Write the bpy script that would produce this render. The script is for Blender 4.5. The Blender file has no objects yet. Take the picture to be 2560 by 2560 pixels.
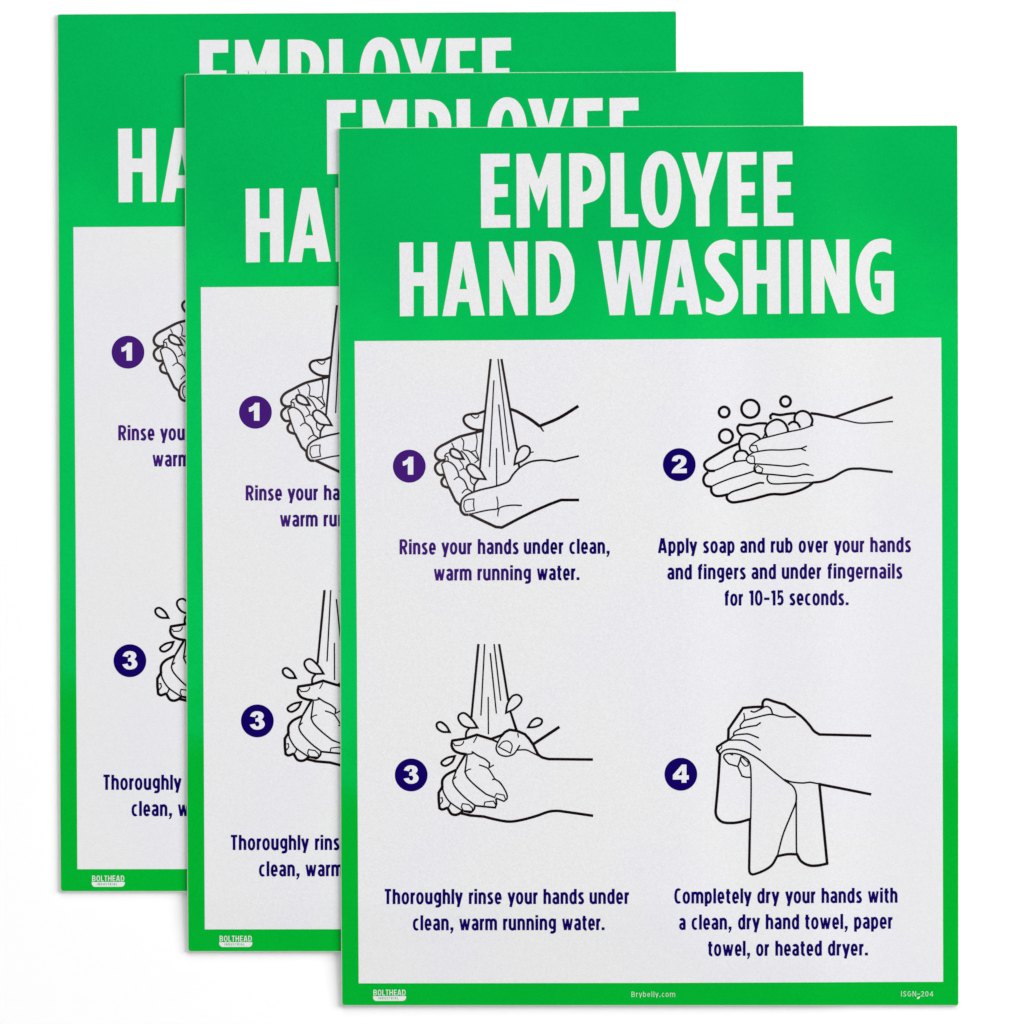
import bpy, bmesh, math
from mathutils import Vector
from mathutils.geometry import tessellate_polygon

scene = bpy.context.scene

# ------------------------------------------------------------------ camera, world, lamps
CAM_Z = 7.0                     # copy-stand camera looking straight down
PX = 0.000165                   # metres per photo pixel on the table
cam_data = bpy.data.cameras.new("camera")
cam = bpy.data.objects.new("camera", cam_data)
scene.collection.objects.link(cam)
cam.location = (0.0, 0.0, CAM_Z)
cam_data.sensor_width = 36.0
cam_data.lens = 36.0 * CAM_Z / (2560 * PX)
cam_data.clip_start = 0.1
cam_data.clip_end = 60.0
scene.camera = cam

world = bpy.data.worlds.new("World")
scene.world = world
world.use_nodes = True
bg = world.node_tree.nodes["Background"]
bg.inputs[0].default_value = (1.0, 1.0, 1.0, 1.0)
bg.inputs[1].default_value = 0.07


def softbox(name, loc, sx, sy, power, color=(1, 1, 1)):
    d = bpy.data.lights.new(name, "AREA")
    d.shape = "RECTANGLE"
    d.size, d.size_y = sx, sy
    d.energy = power
    d.color = color
    o = bpy.data.objects.new(name, d)
    scene.collection.objects.link(o)
    o.location = loc
    o.rotation_euler = (Vector((0, 0, 0)) - Vector(loc)).to_track_quat("-Z", "Y").to_euler()
    return o


GAIN = 0.68
softbox("softbox_right", (3.25, 1.15, 3.50), 3.0, 3.6, 325 * GAIN)
softbox("softbox_top", (-0.20, 3.50, 3.30), 3.8, 3.2, 160 * GAIN)
softbox("softbox_bottom", (0.20, -3.50, 3.30), 3.8, 3.2, 96 * GAIN)
softbox("softbox_left", (-3.50, -0.30, 3.30), 3.2, 3.8, 60 * GAIN)

scene.view_settings.view_transform = "Standard"
scene.view_settings.look = "None"
scene.view_settings.exposure = 0.0
scene.view_settings.gamma = 1.0
scene.view_settings.use_curve_mapping = False

# ------------------------------------------------------------------ geometry of the stack
T = 0.0022                                   # sign thickness
C3 = (1621.5, 1416.0)                        # photo pixel at the middle of the top sign
OFFSETS = [(-703.6, -285.2), (-384.8, -134.9), (0.0, 0.0)]   # bottom, middle, top sign
SC = PX * (1 - 2 * T / CAM_Z)
W2, H2 = 773 * SC, 1098 * SC                 # half size of a sign


def world_xy(px, py, k):
    f = PX * (1 - (k + 1) * T / CAM_Z)
    return ((px - 1280) * f, (1280 - py) * f)


CENTRES = [world_xy(C3[0] + o[0], C3[1] + o[1], k) for k, o in enumerate(OFFSETS)]
SAG_LENGTH = 0.034


def outside(k, x, y):
    cx, cy = CENTRES[k]
    dx = max(abs(x - cx) - W2, 0.0)
    dy = max(abs(y - cy) - H2, 0.0)
    return math.hypot(dx, dy)


def sag(d):
    u = min(max(d / SAG_LENGTH, 0.0), 1.0)
    return u * u * (3 - 2 * u)


def lift(k, x, y):
    """height of the underside of sign k over the table: each sheet lies on the
    sheets below and bends down to the table where it overhangs them"""
    return sum(T * (1 - sag(outside(j, x, y))) for j in range(k))


# ------------------------------------------------------------------ materials
def lin(c):
    c /= 255.0
    return c / 12.92 if c <= 0.04045 else ((c + 0.055) / 1.055) ** 2.4


def rgb(r, g, b, e=1.15):
    return (lin(r) / e, lin(g) / e, lin(b) / e, 1.0)


class Mat:
    def __init__(self, name, rough=0.3, spec=0.3):
        self.m = bpy.data.materials.new(name)
        self.m.use_nodes = True
        self.nt = self.m.node_tree
        self.b = self.nt.nodes["Principled BSDF"]
        self.b.inputs["Roughness"].default_value = rough
        self.b.inputs["Specular IOR Level"].default_value = spec
        self.tc = self.node("ShaderNodeTexCoord")

    def node(self, kind, **kw):
        n = self.nt.nodes.new(kind)
        for k, v in kw.items():
            setattr(n, k, v)
        return n

    def link(self, a, b):
        self.nt.links.new(a, b)

    def math(self, op, a, b=None, clamp=False):
        n = self.node("ShaderNodeMath", operation=op, use_clamp=clamp)
        for i, v in enumerate((a, b)):
            if v is None:
                continue
            if isinstance(v, (int, float)):
                n.inputs[i].default_value = v
            else:
                self.link(v, n.inputs[i])
        return n.outputs[0]

    def noise(self, scale, detail=2.0):
        n = self.node("ShaderNodeTexNoise")
        n.inputs["Scale"].default_value = scale
        n.inputs["Detail"].default_value = detail
        self.link(self.tc.outputs["Object"], n.inputs["Vector"])
        return n.outputs["Fac"]

    def ramp(self, v, lo, hi):
        n = self.node("ShaderNodeMapRange", interpolation_type="SMOOTHSTEP")
        self.link(v, n.inputs["Value"])
        n.inputs["From Min"].default_value = lo
        n.inputs["From Max"].default_value = hi
        return n.outputs["Result"]

    def mix(self, f, a, b):
        n = self.node("ShaderNodeMix", data_type="RGBA")
        if isinstance(f, float):
            n.inputs[0].default_value = f
        else:
            self.link(f, n.inputs[0])
        for i, v in ((6, a), (7, b)):
            if isinstance(v, tuple):
                n.inputs[i].default_value = v
            else:
                self.link(v, n.inputs[i])
        return n.outputs[2]

    def xy(self):
        s = self.node("ShaderNodeSeparateXYZ")
        self.link(self.tc.outputs["Object"], s.inputs[0])
        return s.outputs[0], s.outputs[1]

    def grain(self, colour, amount, scale=2400.0):
        """fine mottling of the printed film"""
        g = self.noise(scale, 3.0)
        g2 = self.noise(scale * 0.33, 2.0)
        f = self.math("ADD", self.math("MULTIPLY", self.math("SUBTRACT", g, 0.5), amount * 2.0),
                      self.math("MULTIPLY", self.math("SUBTRACT", g2, 0.5), amount * 0.6))
        n = self.node("ShaderNodeHueSaturation")
        self.link(self.math("ADD", f, 1.0), n.inputs["Value"])
        if isinstance(colour, tuple):
            n.inputs["Color"].default_value = colour
        else:
            self.link(colour, n.inputs["Color"])
        return n.outputs[0]

    def base(self, colour):
        if isinstance(colour, tuple):
            self.b.inputs["Base Color"].default_value = colour
        else:
            self.link(colour, self.b.inputs["Base Color"])

    def bump(self, scale, strength, dist=0.0001):
        n = self.node("ShaderNodeBump")
        n.inputs["Strength"].default_value = strength
        n.inputs["Distance"].default_value = dist
        self.link(self.noise(scale, 3.0), n.inputs["Height"])
        self.link(n.outputs[0], self.b.inputs["Normal"])


def local(px, py):
    return ((px - C3[0]) * SC, (C3[1] - py) * SC)


def make_materials():
    M = {}
    # printed green: two slightly different mixes of the ink, bluer at the head of the sheet
    m = Mat("green_print", 0.26, 0.05)
    x, y = m.xy()
    n = m.math("MULTIPLY", m.math("SUBTRACT", m.noise(28.0, 3.0), 0.5), 0.10)
    n2 = m.math("MULTIPLY", m.math("SUBTRACT", m.noise(120.0, 2.0), 0.5), 0.02)
    v = m.math("ADD", m.math("ADD", y, m.math("MULTIPLY", x, -0.10)), m.math("ADD", n, n2))
    low = m.ramp(v, local(0, 1700)[1], local(0, 2060)[1])
    mid = m.ramp(v, local(0, 500)[1], local(0, 900)[1])
    c = m.mix(mid, rgb(2, 177, 84), rgb(3, 190, 84))
    c = m.mix(low, c, rgb(1, 176, 48))
    tone = m.node("ShaderNodeHueSaturation")
    m.link(c, tone.inputs["Color"])
    m.link(m.math("ADD", m.math("MULTIPLY", m.noise(16.0, 4.0), 0.22), 0.89), tone.inputs["Value"])
    m.base(m.grain(tone.outputs[0], 0.22))
    m.bump(1100.0, 0.10)
    M["green"] = m.m
    # unprinted white film
    m = Mat("white_film", 0.28, 0.1)
    c = m.mix(m.ramp(m.noise(14.0, 3.0), 0.40, 0.62), rgb(230, 230, 231), rgb(229, 229, 234))
    m.base(m.grain(c, 0.165, 2200.0))
    m.bump(1100.0, 0.12)
    M["white"] = m.m
    # navy and black ink; violet and brown sheen at upper sides painted in as colour
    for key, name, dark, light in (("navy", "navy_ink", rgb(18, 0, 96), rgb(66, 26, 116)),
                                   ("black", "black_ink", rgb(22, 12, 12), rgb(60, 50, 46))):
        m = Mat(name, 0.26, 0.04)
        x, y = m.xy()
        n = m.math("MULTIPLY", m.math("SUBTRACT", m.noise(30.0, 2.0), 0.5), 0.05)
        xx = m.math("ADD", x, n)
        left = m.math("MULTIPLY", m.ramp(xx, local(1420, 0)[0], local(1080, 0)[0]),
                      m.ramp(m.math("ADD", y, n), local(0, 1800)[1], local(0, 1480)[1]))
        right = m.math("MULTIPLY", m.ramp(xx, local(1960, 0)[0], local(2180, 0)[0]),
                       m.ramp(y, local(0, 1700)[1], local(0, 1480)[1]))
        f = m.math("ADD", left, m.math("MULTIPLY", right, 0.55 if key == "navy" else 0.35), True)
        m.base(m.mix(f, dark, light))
        m.bump(1100.0, 0.10)
        M[key] = m.m
    m = Mat("white_core_plastic", 0.5, 0.3)
    m.base(m.grain((0.70, 0.76, 0.70, 1), 0.05))
    M["core"] = m.m
    m = Mat("white_sweep", 0.7, 0.1)
    m.base(m.grain((0.862, 0.862, 0.862, 1), 0.01, 400.0))
    M["table"] = m.m
    return M


MATS = make_materials()

# ------------------------------------------------------------------ 2-D drawing helpers


def parse(s):
    """'x,y' is a corner, 'x,y~' a point on a smooth curve"""
    out = []
    for t in s.split():
        sm = t.endswith("~")
        a, b = t.rstrip("~").split(",")
        out.append((float(a), float(b), sm))
    return out


def catmull(p0, p1, p2, p3, n):
    r = []
    for i in range(n):
        t = i / n
        t2, t3 = t * t, t * t * t
        r.append(tuple(0.5 * ((2 * b) + (-a + c) * t + (2 * a - 5 * b + 4 * c - d) * t2 + (-a + 3 * b - 3 * c + d) * t3)
                       for a, b, c, d in zip(p0, p1, p2, p3)))
    return r


def smooth(pts, closed, n=7):
    m = len(pts)
    out = []
    last = m if closed else m - 1
    for i in range(last):
        a, b = pts[i], pts[(i + 1) % m]
        if not a[2] and not b[2]:
            out.append(a[:2])
            continue
        pa = pts[i - 1][:2] if a[2] else None
        pb = pts[(i + 2) % m][:2] if b[2] else None
        A, B = a[:2], b[:2]
        if pa is None:
            pa = (2 * A[0] - B[0] * 1.0, 2 * A[1] - B[1] * 1.0)
        if pb is None:
            pb = (2 * B[0] - A[0], 2 * B[1] - A[1])
        out += catmull(pa, A, B, pb, n)
    if not closed:
        out.append(pts[-1][:2])
    return out


def contour(s, o, z=4.0):
    """closed outline traced in a z-times enlarged crop whose corner is o"""
    return [(o[0] + x / z, o[1] + y / z) for x, y in smooth(parse(s), True)]


def oval(cx, cy, rx, ry, e=2.0, n=64, a0=0.0, a1=360.0):
    r = []
    full = abs(a1 - a0) >= 360
    for i in range(n if full else n + 1):
        a = math.radians(a0 + (a1 - a0) * i / n)
        c, s = math.cos(a), math.sin(a)
        r.append((cx + rx * math.copysign(abs(c) ** (2 / e), c), cy + ry * math.copysign(abs(s) ** (2 / e), s)))
    return r


def thick(w):
    """traced line width with the spread of the ink added"""
    return w + (3.2 if w < 14 else 5.4)


class Sheet:
    """flat print built from outlines and strokes given in photo pixels of the top sign"""

    def __init__(self):
        self.v, self.f = [], []
        self.layer = 0

    def fill(self, *loops):
        flat = [p for l in loops for p in l]
        tris = tessellate_polygon([[Vector((x, y, 0)) for x, y in l] for l in loops])
        b = len(self.v)
        z = (self.layer % 6) * 4e-6
        self.v += [(x, y, z) for x, y in flat]
        for t in tris:
            p = [flat[i] for i in t]
            area = (p[1][0] - p[0][0]) * (p[2][1] - p[0][1]) - (p[2][0] - p[0][0]) * (p[1][1] - p[0][1])
            if abs(area) > 1e-6:
                self.f.append(tuple(b + i for i in (t if area < 0 else t[::-1])))
        self.layer += 1

    def stroke(self, pts, w, closed=False, w1=None):
        q = [pts[0]]
        for p in pts[1:]:
            if math.hypot(p[0] - q[-1][0], p[1] - q[-1][1]) > 0.05:
                q.append(p)
        if closed and math.hypot(q[0][0] - q[-1][0], q[0][1] - q[-1][1]) < 0.05:
            q.pop()
        n = len(q)
        if n < 2:
            return
        b = len(self.v)
        z = (self.layer % 6) * 4e-6
        for i in range(n):
            hw = 0.5 * (w if w1 is None else w + (w1 - w) * i / (n - 1))
            ds = []
            for a, c in ((i - 1, i), (i, i + 1)):
                if not closed and (a < 0 or c >= n):
                    continue
                p, r = q[a % n], q[c % n]
                l = math.hypot(r[0] - p[0], r[1] - p[1])
                ds.append(((r[0] - p[0]) / l, (r[1] - p[1]) / l))
            nx, ny = sum(-d[1] for d in ds), sum(d[0] for d in ds)
            l = math.hypot(nx, ny) or 1.0
            nx, ny = nx / l, ny / l
            k = 1.0 / max(abs(nx * -ds[0][1] + ny * ds[0][0]), 0.5)
            self.v.append((q[i][0] + nx * hw * k, q[i][1] + ny * hw * k, z))
            self.v.append((q[i][0] - nx * hw * k, q[i][1] - ny * hw * k, z))
        for i in range(n if closed else n - 1):
            a, c = b + 2 * i, b + 2 * ((i + 1) % n)
            self.f.append((a, c, c + 1, a + 1))
        self.layer += 1

    def trace(self, o, lines, z=4.0):
        """lines of 'width[c] points…' traced in a z-times enlarged crop with corner o"""
        for s in lines.strip().splitlines():
            h, rest = s.strip().split(" ", 1)
            closed = h.endswith("c")
            w = [thick(float(t)) for t in h.rstrip("c").split(">")]
            p = smooth(parse(rest), closed)
            self.stroke([(o[0] + x / z, o[1] + y / z) for x, y in p], w[0] / z, closed, w[1] / z if len(w) > 1 else None)
        return self


# ------------------------------------------------------------------ lettering: condensed sans drawn as strokes
# units: photo pixels, baseline 0, x-height 29, capitals 37.5; each glyph = outer width, strokes
def arc(cx, cy, rx, ry, a0, a1, e=2.25, n=18):
    return oval(cx, cy, rx, ry, e, n, a0, a1)


def arch(x0, x1, y0, top, n=14):
    cx, rx = (x0 + x1) / 2, (x1 - x0) / 2
    return arc(cx, y0, rx, top - y0, 180, 0, 2.2, n)


S_LOW = smooth(parse("11.6,24.6 9.6,26.2~ 7,26.3~ 3.9,24~ 3.4,20.6~ 4.9,17.2~ 8,13.6~ 10.6,9.6~ 10.7,5.9~ 8.9,3~ 6.2,2.5~ 3.6,3.2~ 1.4,4.5"), False)
S_UP = smooth(parse("14.4,31.6 12,34.2~ 9,34.6~ 4.6,32.2~ 3.4,28~ 5.0,23.2~ 9,18.6~ 13.2,13.6~ 14.2,8.6~ 12.2,4.2~ 8.4,2.8~ 5,3.6~ 2,6.4"), False)
RR = 5.0                                       # weight of the round and level strokes against stems
GLYPH = {
    "o": (17.4, [("r", arc(8.7, 14.5, 5.9, 12.3, 0, 360, 2.25, 40))]),
    "n": (17.1, [("s", [(2.9, 0), (2.9, 29)]), ("s", arch(2.9, 14.2, 18.5, 26.3) + [(14.2, 0)])]),
    "h": (17.1, [("s", [(2.9, 0), (2.9, 37.8)]), ("s", arch(2.9, 14.2, 18.5, 26.3) + [(14.2, 0)])]),
    "u": (16.8, [("s", [(13.9, 0), (13.9, 29)]), ("s", [(2.9, 29)] + arc(8.4, 10.2, 5.5, 7.7, 180, 360, 2.2, 14))]),
    "r": (10.9, [("s", [(2.9, 0), (2.9, 29)]), ("s", arc(9.6, 17.5, 6.7, 8.4, 175, 84, 2.0, 10))]),
    "m": (28.0, [("s", [(2.9, 0), (2.9, 29)]), ("s", arch(2.9, 14.0, 19, 26.3) + [(14.0, 0)]),
                 ("s", arch(14.0, 25.1, 19, 26.3) + [(25.1, 0)])]),
    "i": (6.2, [("s", [(3.1, 0), (3.1, 29)]), ("d", [(3.1, 31.8), (3.1, 38)])]),
    "l": (5.9, [("s", [(2.95, 0), (2.95, 37.8)])]),
    "a": (16.0, [("s", [(13.1, 0)] + arc(7.7, 19.2, 5.4, 7.2, 0, 150, 2.15, 14)),
                 ("r", arc(8.2, 8.6, 5.4, 6.2, 0, 360, 2.1, 26))]),
    "e": (16.2, [("r", [(2.9, 13.6), (13.4, 13.6)] + arc(8.1, 14.5, 5.3, 12.2, 0, 318, 2.2, 34))]),
    "s": (13.8, [("s", S_LOW)]),
    "d": (16.8, [("s", [(13.9, 0), (13.9, 37.8)]), ("r", arc(8.4, 14.5, 5.6, 12.2, 0, 360, 2.2, 34))]),
    "b": (16.8, [("s", [(2.9, 0), (2.9, 37.8)]), ("r", arc(8.4, 14.5, 5.6, 12.2, 0, 360, 2.2, 34))]),
    "p": (16.8, [("s", [(2.9, -7.4), (2.9, 29)]), ("r", arc(8.4, 14.5, 5.6, 12.2, 0, 360, 2.2, 34))]),
    "g": (16.8, [("s", [(13.9, 29), (13.9, 0)] + arc(8.0, -0.2, 5.9, 5.1, 0, -128, 2.2, 10)),
                 ("r", arc(8.4, 16.4, 5.6, 10.2, 0, 360, 2.2, 34))]),
    "c": (14.4, [("r", arc(8.6, 14.5, 5.8, 12.2, 58, 302, 2.2, 30))]),
    "t": (11.2, [("s", [(4.8, 36)] + arc(9.6, 7.2, 4.8, 4.9, 180, 285, 2.0, 8)), ("r", [(0, 26.4), (11.0, 26.4)])]),
    "f": (10.4, [("s", [(4.6, 0)] + arc(9.9, 30.0, 5.3, 5.0, 180, 82, 2.0, 10)), ("r", [(0, 26.4), (10.0, 26.4)])]),
    "y": (18.0, [("s", [(2.6, 29), (9.4, 2.2)]), ("s", [(15.4, 29), (7.0, -7.4)])]),
    "v": (16.6, [("t", [(2.6, 29), (7.7, 0)]), ("t", [(14.0, 29), (8.9, 0)])]),
    "w": (26.2, [("t", [(2.5, 29), (7.3, 0)]), ("t", [(13.1, 28), (8.3, 0)]), ("t", [(13.1, 28), (17.9, 0)]),
                 ("t", [(23.7, 29), (18.9, 0)])]),
    "R": (18.9, [("s", [(2.9, 0), (2.9, 37.5)]),
                 ("r", [(2.9, 34.9), (8.5, 34.9)] + arc(8.5, 26.4, 7.2, 8.5, 88, -88, 2.2, 14) + [(8.5, 17.9), (2.9, 17.9)]),
                 ("s", [(9.2, 17.9), (15.8, 0)])]),
    "A": (20.6, [("s", [(2.7, 0), (9.2, 37.5)]), ("s", [(17.9, 0), (11.4, 37.5)]), ("r", [(4.6, 9.8), (16.0, 9.8)])]),
    "T": (15.4, [("r", [(0, 34.9), (15.4, 34.9)]), ("s", [(7.7, 0), (7.7, 35)])]),
    "C": (16.0, [("r", arc(9.6, 18.75, 6.8, 16.2, 58, 302, 2.3, 30))]),
    "B": (19.0, [("s", [(2.9, 0), (2.9, 37.5)]),
                 ("r", [(2.9, 34.9), (9, 34.9)] + arc(9, 27.2, 6.2, 7.7, 88, -88, 2.2, 12) + [(9, 19.5), (2.9, 19.5)]),
                 ("r", [(9, 19.5)] + arc(9, 11.0, 7.2, 8.5, 88, -88, 2.2, 12) + [(9, 2.5), (2.9, 2.5)])]),
    "O": (20.0, [("r", arc(10, 18.75, 7.2, 16.3, 0, 360, 2.3, 40))]),
    "L": (14.5, [("s", [(2.9, 37.5), (2.9, 0)]), ("r", [(2.9, 2.6), (14.5, 2.6)])]),
    "H": (19.5, [("s", [(2.9, 0), (2.9, 37.5)]), ("s", [(16.6, 0), (16.6, 37.5)]), ("r", [(2.9, 19), (16.6, 19)])]),
    "E": (15.5, [("s", [(2.9, 0), (2.9, 37.5)]), ("r", [(2.9, 34.9), (15.5, 34.9)]), ("r", [(2.9, 19), (14.5, 19)]),
                 ("r", [(2.9, 2.6), (15.5, 2.6)])]),
    "D": (19.5, [("s", [(2.9, 0), (2.9, 37.5)]),
                 ("r", [(2.9, 34.9), (8, 34.9)] + arc(8, 18.75, 8.6, 16.15, 88, -88, 2.3, 18) + [(8, 2.6), (2.9, 2.6)])]),
    "I": (5.9, [("s", [(2.95, 0), (2.95, 37.5)])]),
    "N": (20.5, [("s", [(2.9, 0), (2.9, 37.5)]), ("s", [(17.6, 0), (17.6, 37.5)]), ("s", [(3.6, 37), (16.9, 0.5)])]),
    "U": (19.5, [("s", [(2.9, 37.5)] + arc(9.75, 11, 6.85, 8.4, 180, 360, 2.2, 14) + [(16.6, 37.5)])]),
    "S": (17.4, [("s", S_UP)]),
    "G": (20.5, [("r", arc(10.5, 18.75, 7.7, 16.2, 52, 345, 2.3, 32) + [(17.8, 18.0), (11, 18.0)])]),
    "1": (10.2, [("s", [(7.2, 0), (7.2, 37.5)]), ("r", [(0.4, 32.2), (7.2, 35.4)])]),
    "0": (18.0, [("r", arc(9.0, 18.75, 6.1, 16.3, 0, 360, 2.3, 40))]),
    "2": (17.0, [("r", arc(8.6, 27, 5.8, 7.9, 165, -20, 2.1, 16) + [(3.0, 2.6), (17, 2.6)])]),
    "4": (19.0, [("s", [(13.8, 0), (13.8, 37)]), ("r", [(13.4, 35), (2.2, 10.2), (19, 10.2)])]),
    "5": (15.6, [("r", [(14.4, 34.9), (4.2, 34.9), (3.4, 19.6)] + arc(7.2, 13.0, 5.6, 9.8, 115, -140, 2.1, 20))]),
    "-": (13.2, [("r", [(0, 16.6), (13.2, 16.6)])]),
    ".": (7.6, [("q", [(0, 0), (7.4, 0), (7.4, 7.2), (0, 7.2)])]),
    ",": (7.6, [("q", [(0.2, 0.2), (0.2, 7.6), (7.8, 7.6), (7.8, 2.0), (6.2, -3.6), (2.6, -8.2), (-0.6, -6.8), (2.0, -3.2), (3.2, 0.2)])]),
}


def word(sheet, text, x0, x1, base0, base1=None, hs=1.0, weight=7.0, gap=3.9):
    """set a word between x0 and x1 on a baseline running from base0 to base1"""
    base1 = base0 if base1 is None else base1
    x, place = 0.0, []
    for i, ch in enumerate(text):
        if i:
            x += gap - (1.6 if ch in "y" or text[i - 1] in "yr" else 0.0)
        place.append((x, ch))
        x += GLYPH[ch][0]
    fx = (x1 - x0) / x
    for gx, ch in place:
        for kind, pts in GLYPH[ch][1]:
            q = []
            for px, py in pts:
                X = x0 + (gx + px) * fx
                q.append((X, base0 + (base1 - base0) * (X - x0) / max(x1 - x0, 1) - py * hs))
            if kind == "q":
                if weight < 2:          # a point no heavier than the thin lettering round it
                    mx, my = sum(p[0] for p in q) / len(q), max(p[1] for p in q)
                    q = [(mx + (a - mx) * 0.55, my + (b - my) * 0.8) for a, b in q]
                sheet.fill(q)
                continue
            w = weight * {"s": 1.0, "r": 0.93, "d": 1.0, "t": 0.84}[kind]
            closed = len(q) > 20 and math.hypot(q[0][0] - q[-1][0], q[0][1] - q[-1][1]) < 3.5 and ch in "oabdpgO0" and kind == "r"
            sheet.stroke(q, w, closed)


# ------------------------------------------------------------------ content of the print
HEAD_1, HEAD_2 = (1180, 360), (1580, 360)
HEAD_3, HEAD_4, HEAD_5 = (980, 580), (1440, 580), (1800, 580)


def heading_employee(s):
    s.fill(contour("88,100 375,98 375,225 222,228 222,405 358,403 358,528 224,533 224,713 382,711 382,835 92,840", HEAD_1))
    s.fill(contour("445,100 578,98 668,355 750,97 887,95 890,833 760,835 756,400 668,670 573,400 578,835 448,838", HEAD_1))
    s.fill(contour("972,95 1120,93 1230,120~ 1305,210~ 1332,340~ 1310,470~ 1240,560~ 1110,605 1108,832 975,835", HEAD_1),
           contour("1104,215 1150,228~ 1185,275~ 1197,345~ 1185,415~ 1150,465~ 1106,480", HEAD_1))
    s.fill(contour("1385,92 1520,90 1524,703 1662,702 1662,830 1390,832", HEAD_1))
    o = HEAD_2
    s.fill(oval(o[0] + 292 / 4, o[1] + 455 / 4, 202 / 4, 383 / 4, 2.2), oval(o[0] + 293 / 4, o[1] + 457 / 4, 65 / 4, 260 / 4, 2.15))
    s.fill(contour("498,88 638,86 705,345 770,84 907,82 772,525 775,822 640,825 638,525", o))
    s.fill(contour("955,83 1245,80 1245,205 1090,208 1092,385 1228,383 1228,510 1093,513 1093,693 1252,692 1252,820 960,823", o))
    s.fill(contour("1315,80 1603,76 1605,203 1450,206 1450,382 1588,380 1588,508 1452,512 1453,690 1612,689 1612,817 1320,820", o))


def heading_hand(s):
    o = HEAD_3
    s.fill(contour("75,107 213,105 215,405 316,405 315,105 452,104 456,838 320,841 320,540 217,540 217,841 80,844", o))
    s.fill(contour("640,100 783,98 928,835 793,837 770,700 658,700 637,840 505,841", o), contour("712,350 750,573 675,573", o))
    s.fill(contour("972,98 1103,97 1228,450 1223,97 1355,95 1358,832 1238,834 1105,465 1110,835 977,837", o))
    s.fill(contour("1438,96 1590,92 1700,115~ 1785,220~ 1823,360~ 1825,460~ 1818,580~ 1775,710~ 1700,800~ 1600,832 1443,833", o),
           contour("1573,215 1620,228~ 1665,300~ 1688,420~ 1688,520~ 1668,620~ 1625,695~ 1577,712", o))


def heading_washing(s):
    o = HEAD_4
    s.fill(contour("222,92 360,90 415,535 472,88 600,88 662,530 710,88 847,86 738,830 597,832 533,405 480,830 338,833", o))
    s.fill(contour("970,82 1115,80 1262,822 1127,825 1102,683 990,684 968,824 837,826", o), contour("1044,330 1082,555 1008,555", o))
    s.fill(contour("1590,100 1490,76~ 1380,105~ 1305,190~ 1288,290~ 1310,370~ 1370,455~ 1430,530~ 1480,600~ 1483,650~ 1460,690~ "
                   "1420,700~ 1370,688~ 1302,658 1300,795 1370,820~ 1440,830~ 1540,795~ 1605,700~ 1622,620~ 1600,530~ 1530,420~ "
                   "1460,335~ 1425,275~ 1440,225~ 1490,207~ 1540,215~ 1588,237", o))
    o = HEAD_5
    s.fill(contour("228,82 365,80 367,382 468,382 468,80 605,79 608,818 474,819 473,515 367,515 367,820 233,822", o))
    s.fill(contour("690,79 826,77 829,814 694,816", o))
    s.fill(contour("912,77 1038,76 1165,435 1162,75 1294,74 1297,810 1180,812 1045,440 1046,813 915,815", o))
    s.fill(contour("1713,85 1620,65~ 1500,100~ 1400,230~ 1360,420~ 1370,560~ 1420,705~ 1500,795~ 1600,822~ 1670,810~ 1740,785 "
                   "1740,390 1550,390 1550,510 1615,512 1615,692 1560,670~ 1515,580~ 1498,440~ 1515,300~ 1560,220~ 1620,196~ "
                   "1660,200~ 1712,223", o))


BZ = 1932 / 110
BADGES = [((1023.4, 1165.5), (970, 1110),
           ["920,560 1115,560 1115,1345 875,1345 875,860 820,905~ 700,960 655,950 650,770 750,735~ 850,660~"]),
          ((1698.2, 1161.7), (1645, 1105),
           ["610,835 640,710~ 740,615~ 930,575~ 1120,620~ 1225,725~ 1245,830~ 1210,950~ 1130,1040~ 930,1185 1260,1165 1260,1365 "
            "600,1365 615,1290~ 690,1160~ 800,1050~ 960,930~ 1010,850~ 995,760~ 930,735~ 875,770~ 845,855"]),
          ((1028.2, 1937.2), (975, 1880),
           ["610,800 680,680~ 780,605~ 920,580~ 1080,605~ 1180,680~ 1215,780~ 1190,860~ 1120,945 1210,1020~ 1260,1130~ 1240,1230~ "
            "1170,1320~ 1050,1375~ 930,1390~ 800,1370~ 700,1310~ 640,1240~ 600,1170 830,1130 865,1215~ 930,1250~ 1000,1215~ 1025,1130~ "
            "990,1050~ 930,1032~ 850,1040 855,893 930,880~ 975,830~ 970,760~ 915,730~ 865,765~ 840,840"]),
          ((1702.1, 1935.4), (1650, 1880),
           ["960,550 1160,550 1160,1020 1265,1020 1265,1205 1160,1205 1160,1345 950,1345 950,1205 565,1205 565,1010",
            "965,800 965,1025 785,1025"])]

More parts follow.
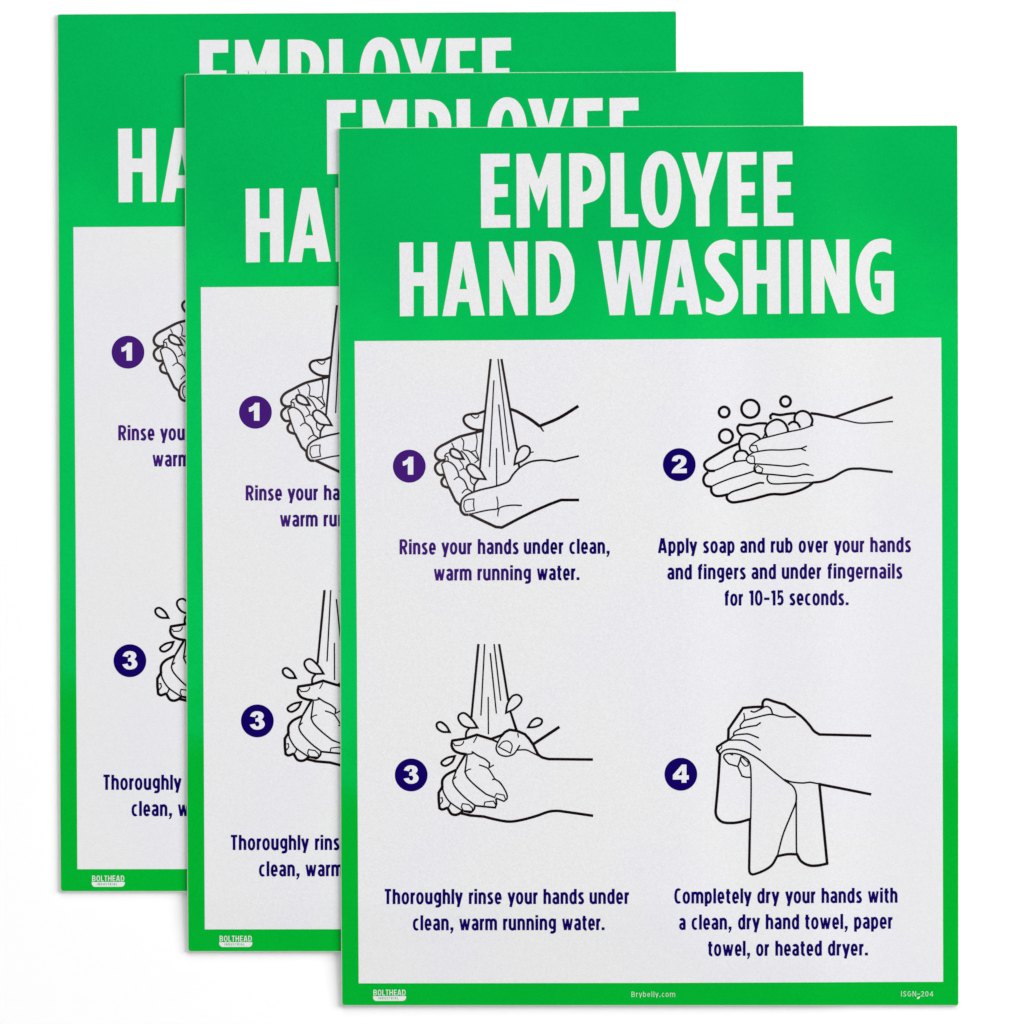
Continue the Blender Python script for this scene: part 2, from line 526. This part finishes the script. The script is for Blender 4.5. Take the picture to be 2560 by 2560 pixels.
CAPTIONS = [
    [("Rinse", 999.2, 1089.9, 1386.0), ("your", 1103.7, 1180.6, 1385.6), ("hands", 1194.7, 1296.7, 1385.2),
     ("under", 1309.8, 1409.4, 1384.8), ("clean,", 1423.4, 1524.5, 1384.4), ("warm", 1084.7, 1179.1, 1451.2),
     ("running", 1193.8, 1327.5, 1450.8), ("water.", 1342.5, 1449.4, 1450.2)],
    [("Apply", 1645.0, 1743.2, 1382.8), ("soap", 1757.5, 1836.8, 1382.4), ("and", 1850.4, 1912.1, 1382.0), ("rub", 1927.1, 1981.8, 1381.7),
     ("over", 1996.8, 2070.7, 1381.3), ("your", 2085.0, 2162.1, 1380.9), ("hands", 2176.1, 2277.9, 1380.5),
     ("and", 1668.2, 1729.6, 1448.5), ("fingers", 1744.3, 1864.6, 1448.1), ("and", 1878.6, 1940.0, 1447.7),
     ("under", 1954.6, 2054.3, 1447.2), ("fingernails", 2068.6, 2256.4, 1446.6),
     ("for", 1811.4, 1858.6, 1513.9), ("10-15", 1872.5, 1959.3, 1513.6), ("seconds.", 1973.6, 2122.5, 1513.0)],
    [("Thoroughly", 961.5, 1157.3, 2260.0), ("rinse", 1172.3, 1254.3, 2259.9), ("your", 1269.0, 1345.2, 2259.8),
     ("hands", 1358.8, 1460.3, 2259.7), ("under", 1473.9, 1573.7, 2259.5), ("clean,", 1032.2, 1134.0, 2325.6),
     ("warm", 1148.4, 1242.7, 2325.5), ("running", 1257.7, 1390.2, 2325.4), ("water.", 1405.3, 1512.2, 2325.2)],
    [("Completely", 1685.7, 1879.2, 2258.4), ("dry", 1893.3, 1948.8, 2258.1), ("your", 1963.3, 2039.6, 2257.8),
     ("hands", 2054.1, 2155.2, 2257.5), ("with", 2170.2, 2244.1, 2257.2), ("a", 1697.9, 1713.9, 2324.2),
     ("clean,", 1729.0, 1829.4, 2323.9), ("dry", 1845.2, 1900.0, 2323.5), ("hand", 1914.5, 1997.9, 2323.1),
     ("towel,", 2012.4, 2119.9, 2322.6), ("paper", 2135.6, 2232.8, 2322.1), ("towel,", 1769.8, 1875.7, 2389.7),
     ("or", 1890.4, 1923.8, 2389.5), ("heated", 1938.6, 2054.7, 2389.3), ("dryer.", 2069.8, 2170.9, 2389.0)],
]

# each picture: crop corner, hand lines, {sub-part: [lines of one piece, …]}
PICTURES = [
    ((1060, 880), """
20 608,590 540,616~ 480,620~ 420,635~ 396,672~ 415,722~ 470,762~ 530,778~ 592,780
9 470,632 490,648~ 515,662~ 540,652~ 552,630
22 592,786 480,815~ 350,850~ 240,905~ 150,955~ 113,1010~ 125,1062~ 170,1085~ 215,1078
21 165,1090 120,1130~ 115,1180~ 150,1226~ 205,1228
21 205,1246 176,1290~ 190,1336~ 245,1358
13 176,1120 208,1235~ 250,1355
13 176,1118 228,1092~ 290,1122~ 332,1180~ 352,1247
9 300,1280 325,1258~ 354,1247
13 352,1247 405,1290~ 440,1372
12 436,1368 462,1385~ 494,1408
9 380,1415 405,1385~ 438,1368
20 250,1352 315,1490 372,1542
22 364,1528 370,1582~ 400,1622~ 445,1628
14 368,1530 382,1475~ 440,1425~ 560,1380~ 690,1350~ 790,1320~ 850,1288~ 892,1225~ 960,1155~ 1060,1100~ 1170,1082~ 1250,1085~ 1310,1095
14 1306,1095 1430,1068~ 1550,1040
9c 405,1490 440,1475~ 500,1470 497,1530~ 505,1582 420,1598 400,1550~
12 460,1622 620,1585~ 730,1570~ 790,1545~ 880,1532~ 980,1535
9 728,1445 740,1510~ 735,1575
10 752,1570 742,1600~ 738,1645
23 450,1622 560,1675 720,1750 780,1755 950,1665 1100,1590 1250,1525 1370,1480 1552,1480
24>26 868,572 940,600~ 1060,670~ 1160,745
26 1156,742 1350,660~ 1545,540
14>11 1155,735 1197,797
9 215,1078 208,1040 238,1048 245,1085
10 210,1035 225,1015 262,1005
9 277,908 300,955
9 375,860 398,900~ 390,975
9 520,815 532,890~ 520,990
12 390,978 450,990~ 500,1030~ 552,1085
9 465,1000 520,985
9 520,990 550,1070
11 370,985 425,1040~ 465,1110
9 505,1110 540,1085
9 355,1080 390,1130~ 396,1165
9 355,1188 396,1165
9 394,1163 425,1180
10 463,1245 470,1300~ 502,1330
""", {"water_stream": ["""
18>14 668,70 625,480 592,800 560,1168
18>15 775,70 858,560 905,820 934,980
11>9 741,70 795,520 852,1000
10 700,283 678,700 655,1150
11 748,525 808,1130
10 726,962 727,1340
14 545,1272 508,1328~ 500,1398
16 946,1110 954,1162"""],
          "water_drop": ["15c 905,1125 920,1035~ 960,960~ 1010,938~ 1055,960~ 1055,1020~ 1000,1080~\n9 1068,1006 1098,998",
                         "17c 396,1070 355,1000~ 295,968~ 263,985~ 275,1035~ 330,1064~",
                         "15c 618,1273 560,1180~ 480,1122~ 430,1145~ 440,1200~ 500,1258~"]}),
    ((1755, 930), """
21 690,475 685,440~ 706,418 780,430~ 850,420~ 920,413~ 945,418
21 405,645 365,600~ 356,555~ 376,526 470,533~ 560,515~ 650,514
12 634,560 630,620~ 605,665
22 1085,413 1150,420 1330,455
22 1325,455 1600,355 1910,250
12 1330,456 1460,488~ 1570,510~ 1700,508~ 1912,495
12 1115,530 1000,570~ 860,600~ 720,635~ 590,670~ 510,715~ 478,755~ 490,790~ 525,805
9 488,735 545,735 562,795
12 478,828 510,806 590,790~ 680,780~ 820,780~ 990,765 1050,740
12 985,763 1040,788
12 480,825 446,860~ 452,895~ 482,915 560,920~ 700,930~ 860,943~ 960,930~ 1015,918~ 1070,936
9 480,842 515,842~ 525,870~ 525,910
13 535,925 521,960~ 532,1000~ 590,1018 700,1025~ 850,1040~ 930,1045~ 1040,1023~ 1117,1035
9c 560,935 608,965 600,1005 545,1005 530,965
13 660,1032 652,1070~ 680,1110~ 750,1120~ 900,1112~ 1112,1105
20 1105,1106 1200,1095~ 1300,1060~ 1400,1000~ 1480,970~ 1590,965 1910,1000
22 370,715 260,760~ 140,830~ 45,890~ 23,930~ 42,972~ 80,990 130,988
13 110,990 180,965~ 260,925~ 340,895~ 440,885
22 62,1000 24,1040~ 15,1090~ 40,1135~ 92,1148
13 90,1147 180,1105~ 300,1060~ 420,1025~ 524,990
22 92,1146 96,1200~ 130,1235~ 180,1240~ 262,1224
14 260,1225 310,1195~ 420,1160~ 560,1112~ 622,1110
22 248,1228 252,1270~ 285,1298~ 340,1302~ 490,1275~ 600,1245~ 700,1222~ 830,1222~ 960,1190~ 1060,1145~ 1108,1108
""", {"soap_bubble": ["O 222,401,52,22", "O 484,368,89,22", "O 836,295,51,22", "O 240,642,68,22",
                      "19 926,500 930,440~ 965,402~ 1015,390~ 1070,415~ 1102,470~ 1103,500~ 1090,535",
                      "18 650,648 632,580~ 665,515~ 745,475~ 815,500~ 855,560~ 860,600",
                      "18 862,530 885,508~ 915,498~ 955,512~ 985,558",
                      "18 382,778 372,705~ 405,642~ 475,616~ 540,630~ 582,668",
                      "18 330,892 320,850~ 350,800~ 400,786~ 440,798~ 465,832"]}),
    ((1065, 1600), """
22 258,1006 395,985 510,947 650,990 760,950
22 750,962 790,920 835,897 910,908 990,942 1030,985 1072,1045 1120,1142 1160,1172~ 1225,1190 1670,1195
15 640,985 720,1022
22 265,1000 258,1060~ 290,1110~ 350,1135 405,1142
12 395,1140 440,1140~ 474,1130 458,1113
9 275,1030 290,1055 345,1052~ 372,1030~ 378,1008
9 510,965 475,1028
13 765,945 720,1020~ 702,1085~ 732,1140~ 800,1162~ 870,1145~ 910,1100 940,1050
10c 725,1068 770,1018~ 825,1012~ 862,1055~ 845,1130
12 910,1100 1000,1098~ 1060,1125~ 1122,1156
9 918,930 925,975
24 1072,1042 1335,868
20>16 392,1148 308,1290
13 310,1285 276,1380~ 270,1420~ 300,1480~ 390,1575~ 494,1655
9 280,1390 305,1365
22 302,1298 210,1345~ 166,1400~ 163,1468
22 170,1460 128,1525 128,1600 136,1680 165,1694~ 218,1676
22 215,1675 250,1733~ 290,1748~ 330,1738~ 365,1712
13 165,1470 180,1530~ 230,1610~ 300,1665~ 370,1710 435,1725
12 245,1620 238,1652~ 215,1682
9 145,1580 162,1576 168,1610 145,1640
14 490,1655 482,1690~ 455,1720~ 428,1726
9c 355,1670 365,1635 430,1645 465,1680 462,1712 375,1705
14 485,1655 580,1665 692,1676 706,1640 700,1585
9 580,1658 590,1620 675,1610 700,1650
13 413,1150 390,1320 420,1380~ 500,1460~ 600,1540 694,1577
9 390,1320 420,1298~ 452,1288
13 460,1115 520,1155~ 590,1190~ 636,1230 632,1280
10 630,1278 680,1248
11 530,1248 590,1268~ 630,1295~ 690,1390
13 662,1395 690,1390 745,1430~ 800,1520~ 812,1580~ 780,1612 700,1580
9 690,1565 705,1535 780,1550 795,1590
22 345,1730 440,1753 580,1765 700,1795~ 830,1815~ 950,1800~ 1100,1760~ 1220,1718~ 1310,1708~ 1400,1718~ 1672,1757
""", {"water_stream": ["""
20>17 525,40 455,775
18 732,40 824,605
17>22 844,712 905,900
12>10 587,40 550,755
12>10 682,40 748,607
12>10 643,130 705,735
10 623,568 625,942
16 438,878 405,920~ 399,972"""],
          "water_drop": ["17c 238,920 205,862~ 150,820~ 110,836~ 115,880~ 165,916~",
                         "16c 515,876 465,800~ 390,732~ 336,745~ 325,790~ 365,850~ 430,876~",
                         "15c 800,728 815,640~ 860,565~ 915,547~ 955,580~ 945,630~ 880,690~",
                         "16c 1020,873 1060,810~ 1110,780~ 1158,797~ 1150,840~ 1090,868~",
                         "17c 290,1160 215,1177~ 158,1217~ 165,1248~ 205,1256~ 262,1218~"]}),
    ((1740, 1720), """
22 667,190 667,150~ 680,124~ 706,113~ 740,120~ 790,138~ 890,165 1000,245 1060,290~ 1130,365~ 1180,430~ 1235,465 1755,478
22 672,188 580,190~ 470,200 326,410 322,525
20 330,515 270,550 213,588 211,620~ 240,662
9 222,630 255,600 260,575
13 880,915 960,940~ 1060,950~ 1140,942 1240,960
22 1225,960 1755,1065
13 330,522 385,475~ 460,462 530,462~ 630,500
13 320,522 420,520~ 500,530~ 580,575~ 648,625
13 375,475 385,440~ 440,408 520,388~ 605,375 648,345
13 445,402 445,370~ 482,325 600,295~ 700,270~ 770,265~ 870,290~ 1000,288
10 482,326 485,290~ 478,248
13 545,230 585,240~ 640,215~ 700,185~ 745,205~ 768,264
13 300,730 330,760 420,785 452,685
13 418,783 460,880 500,892~ 545,893
9 452,690 450,730~ 490,780~ 522,775 522,745 460,690
""", {"towel": ["""
22 240,660 222,950 196,1232 202,1272~ 222,1308~ 270,1342~ 350,1350~ 440,1340~ 545,1310
20 541,1310 532,1805 537,1842~ 556,1861~ 590,1860~ 680,1825~ 760,1770~ 815,1678
21 812,1682 920,1662~ 1012,1664
22 1008,1655 1050,1730~ 1130,1773~ 1220,1775~ 1322,1754
22 1313,1760 1275,1370~ 1235,965
13 245,662 280,625~ 350,610~ 450,625~ 560,670~ 660,735~ 760,820~ 880,918~ 965,978~ 1000,1050~ 1000,1140~ 950,1270~ 870,1470~ 815,1680
13 1003,1060 1005,1600~ 1014,1668
13 548,1310 552,960~ 545,790~ 520,720~ 450,672~ 380,655~ 300,660~ 278,690~ 302,732
9 340,658 372,672"""]}),
]

# outline of the board and of the white field, photo pixels of the top sign
BOARD = ["847,325.5~ 848.5,322~ 852,320.6", "2391,313.2 2393.5,316", "2395.2,900", "2396,2509 2394,2514", "861,2514 857,2512.5~ 854.9,2508", "852.6,2160", "851.4,1640", "849,800"]
FIELD = [(886.9, 853), (1610, 848.5), (2353.4, 844), (2354.8, 1050), (2358.3, 2455), (1620, 2457.5), (896.8, 2458.5), (893.8, 1900), (892.7, 1640), (888.5, 1070)]


# ------------------------------------------------------------------ objects
def empty(name, loc):
    o = bpy.data.objects.new(name, None)
    o.empty_display_size = 0.02
    scene.collection.objects.link(o)
    o.location = loc
    return o


def cut_for_sag(bm, k):
    """give the sheet enough vertices where it bends"""
    if k == 0:
        return
    xs, ys = set(), set()
    for j in range(k):
        cx, cy = CENTRES[j]
        for i in range(11):
            d = SAG_LENGTH * i / 10
            xs.add(round(cx + W2 + d - CENTRES[k][0], 5))
            ys.add(round(cy - H2 - d - CENTRES[k][1], 5))
    for co, no in [((x, 0, 0), (1, 0, 0)) for x in xs] + [((0, y, 0), (0, 1, 0)) for y in ys]:
        i = 0 if no[0] else 1
        vals = [v.co[i] for v in bm.verts]
        if not vals or not (min(vals) < co[i] < max(vals)):
            continue
        bmesh.ops.bisect_plane(bm, geom=bm.verts[:] + bm.edges[:] + bm.faces[:], dist=1e-7, plane_co=co, plane_no=no)


def drape(bm, k):
    cut_for_sag(bm, k)
    for v in bm.verts:
        v.co.z += lift(k, v.co.x + CENTRES[k][0], v.co.y + CENTRES[k][1])


def finish(name, bm, mats, parent):
    me = bpy.data.meshes.new(name)
    bm.to_mesh(me)
    bm.free()
    for m in mats:
        me.materials.append(m)
    o = bpy.data.objects.new(name, me)
    scene.collection.objects.link(o)
    if parent:
        o.parent = parent
    return o


def print_part(name, sheet, mat, k, height, parent):
    bm = bmesh.new()
    vs = []
    for x, y, z in sheet.v:
        lx, ly = local(x, y)
        vs.append(bm.verts.new((lx, ly, T + height + z)))
    for f in sheet.f:
        try:
            bm.faces.new([vs[i] for i in f])
        except ValueError:
            pass
    for f in bm.faces:
        f.normal_update()
        if f.normal.z < 0:
            f.normal_flip()
    drape(bm, k)
    for f in bm.faces:
        f.smooth = True
    return finish(name, bm, [mat], parent)


def board_part(k, parent):
    ring = []
    for s in BOARD:
        ring += smooth(parse(s), False, 4)
    ring = [local(x, y) for x, y in ring]
    mx, my = sum(p[0] for p in ring) / len(ring), sum(p[1] for p in ring) / len(ring)
    grow = 0.9 * SC
    ring = [(x + math.copysign(grow, x - mx), y + math.copysign(grow, y - my)) for x, y in ring]
    inset = 1.7 * SC
    bm = bmesh.new()

    def loop(shrink, z):
        out = []
        for x, y in ring:
            sx = shrink * (1.0 if x < mx else -0.35)
            sy = shrink * (1.0 if y < my else -0.75)
            out.append(bm.verts.new((x + sx, y + sy, z)))
        return out
    a, b, c = loop(inset, T), loop(0.0, T - inset * 1.2), loop(0.0, 0.00002)
    n = len(ring)
    top = bm.faces.new(a)
    bot = bm.faces.new(c[::-1])
    sides = []
    for u, v in ((a, b), (b, c)):
        for i in range(n):
            sides.append(bm.faces.new((u[i], v[i], v[(i + 1) % n], u[(i + 1) % n])))
    for f in sides + [bot]:
        f.material_index = 1
    bmesh.ops.recalc_face_normals(bm, faces=bm.faces[:])
    drape(bm, k)
    for f in bm.faces:
        f.smooth = True
    for e in bm.edges:
        if len(e.link_faces) == 2:
            f, g = e.link_faces
            f.normal_update(); g.normal_update()
            if f.normal.angle(g.normal, 0) > 0.4:
                e.smooth = False
    return finish("board", bm, [MATS["green"], MATS["core"]], parent)


INK = 0.00005
LABELS = [
    "green hand washing sign at the bottom of the stack, lying on the white table",
    "green and white hand washing sign in the middle of the stack, between the other two",
    "green and white hand washing sign on top of the stack, uncovered, showing all four steps",
]


def make_sign(k):
    root = empty("hand_washing_sign", (CENTRES[k][0], CENTRES[k][1], 0.0))
    root["label"] = LABELS[k]
    root["category"] = "sign"
    root["group"] = "stacked hand washing signs"
    board_part(k, root)
    s = Sheet(); s.fill(FIELD)
    print_part("white_field", s, MATS["white"], k, INK, root)
    for fn in (heading_employee, heading_hand, heading_washing):
        s = Sheet(); fn(s); s.v = [(x, y, 0.0) for x, y, z in s.v]
        print_part("heading_word", s, MATS["white"], k, INK, root)
    for (cx, cy), o, loops in BADGES:
        s = Sheet(); s.fill(oval(cx, cy, 41.0, 41.2, 2.0, 72))
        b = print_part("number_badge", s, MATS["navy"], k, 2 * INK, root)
        s = Sheet(); s.fill(*[contour(l, o, BZ) for l in loops])
        print_part("numeral", s, MATS["white"], k, 3 * INK, b)
    for cap in CAPTIONS:
        s = Sheet()
        for t, x0, x1, base in cap:
            word(s, t, x0 + 0.4, x1 - 0.4, base)
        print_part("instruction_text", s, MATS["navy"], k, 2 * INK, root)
    for o, hands, extra in PICTURES:
        s = Sheet().trace(o, hands)
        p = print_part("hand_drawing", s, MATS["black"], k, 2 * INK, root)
        for name, pieces in extra.items():
            for t in pieces:
                s = Sheet()
                if t.startswith("O "):
                    cx, cy, r, w = (float(q) for q in t[2:].split(","))
                    s.stroke(oval(o[0] + cx / 4, o[1] + cy / 4, r / 4, r / 4, 2.0, 48), thick(w) / 4, True)
                else:
                    s.trace(o, t)
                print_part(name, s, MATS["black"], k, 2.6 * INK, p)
    # maker's mark, web address and item number in the bottom border
    s = Sheet()
    word(s, "BOLTHEAD", 933.4, 1014.4, 2488.8, hs=14.4 / 37.5, weight=2.0, gap=3.6)
    logo = print_part("maker_logo", s, MATS["white"], k, INK, root)
    s = Sheet()
    s.fill([(932.8, 2490.6), (1015.2, 2490.4)] + oval(1006.4, 2493.6, 8.8, 8.8, 2.0, 10, 0, 90) + oval(941.6, 2493.8, 8.8, 8.8, 2.0, 10, 90, 180))
    print_part("logo_bar", s, MATS["white"], k, INK, logo)
    s = Sheet()
    word(s, "INDUSTRIAL", 946.0, 996.0, 2498.6, hs=5.4 / 37.5, weight=0.9, gap=12.0)
    print_part("bar_lettering", s, MATS["green"], k, 2 * INK, logo)
    s = Sheet()
    word(s, "Brybelly.com", 1578.2, 1688.7, 2492.6, hs=13.4 / 37.5, weight=1.1, gap=4.4)
    print_part("web_address", s, MATS["white"], k, INK, root)
    s = Sheet()
    word(s, "ISGN-204", 2252.8, 2333.5, 2491.6, hs=13.2 / 37.5, weight=1.2, gap=4.6)
    item = print_part("item_number", s, MATS["white"], k, INK, root)
    s = Sheet(); s.fill(contour("755,575 775,530~ 860,492 840,540~ 800,575~", (2230, 2450), 12.075))
    print_part("print_fleck", s, MATS["white"], k, INK, item)
    return root


# white sweep under the stack
bm = bmesh.new()
bmesh.ops.create_grid(bm, x_segments=1, y_segments=1, size=6.0)
table = finish("ground", bm, [MATS["table"]], None)
table["kind"] = "structure"

for k in range(3):
    make_sign(k)
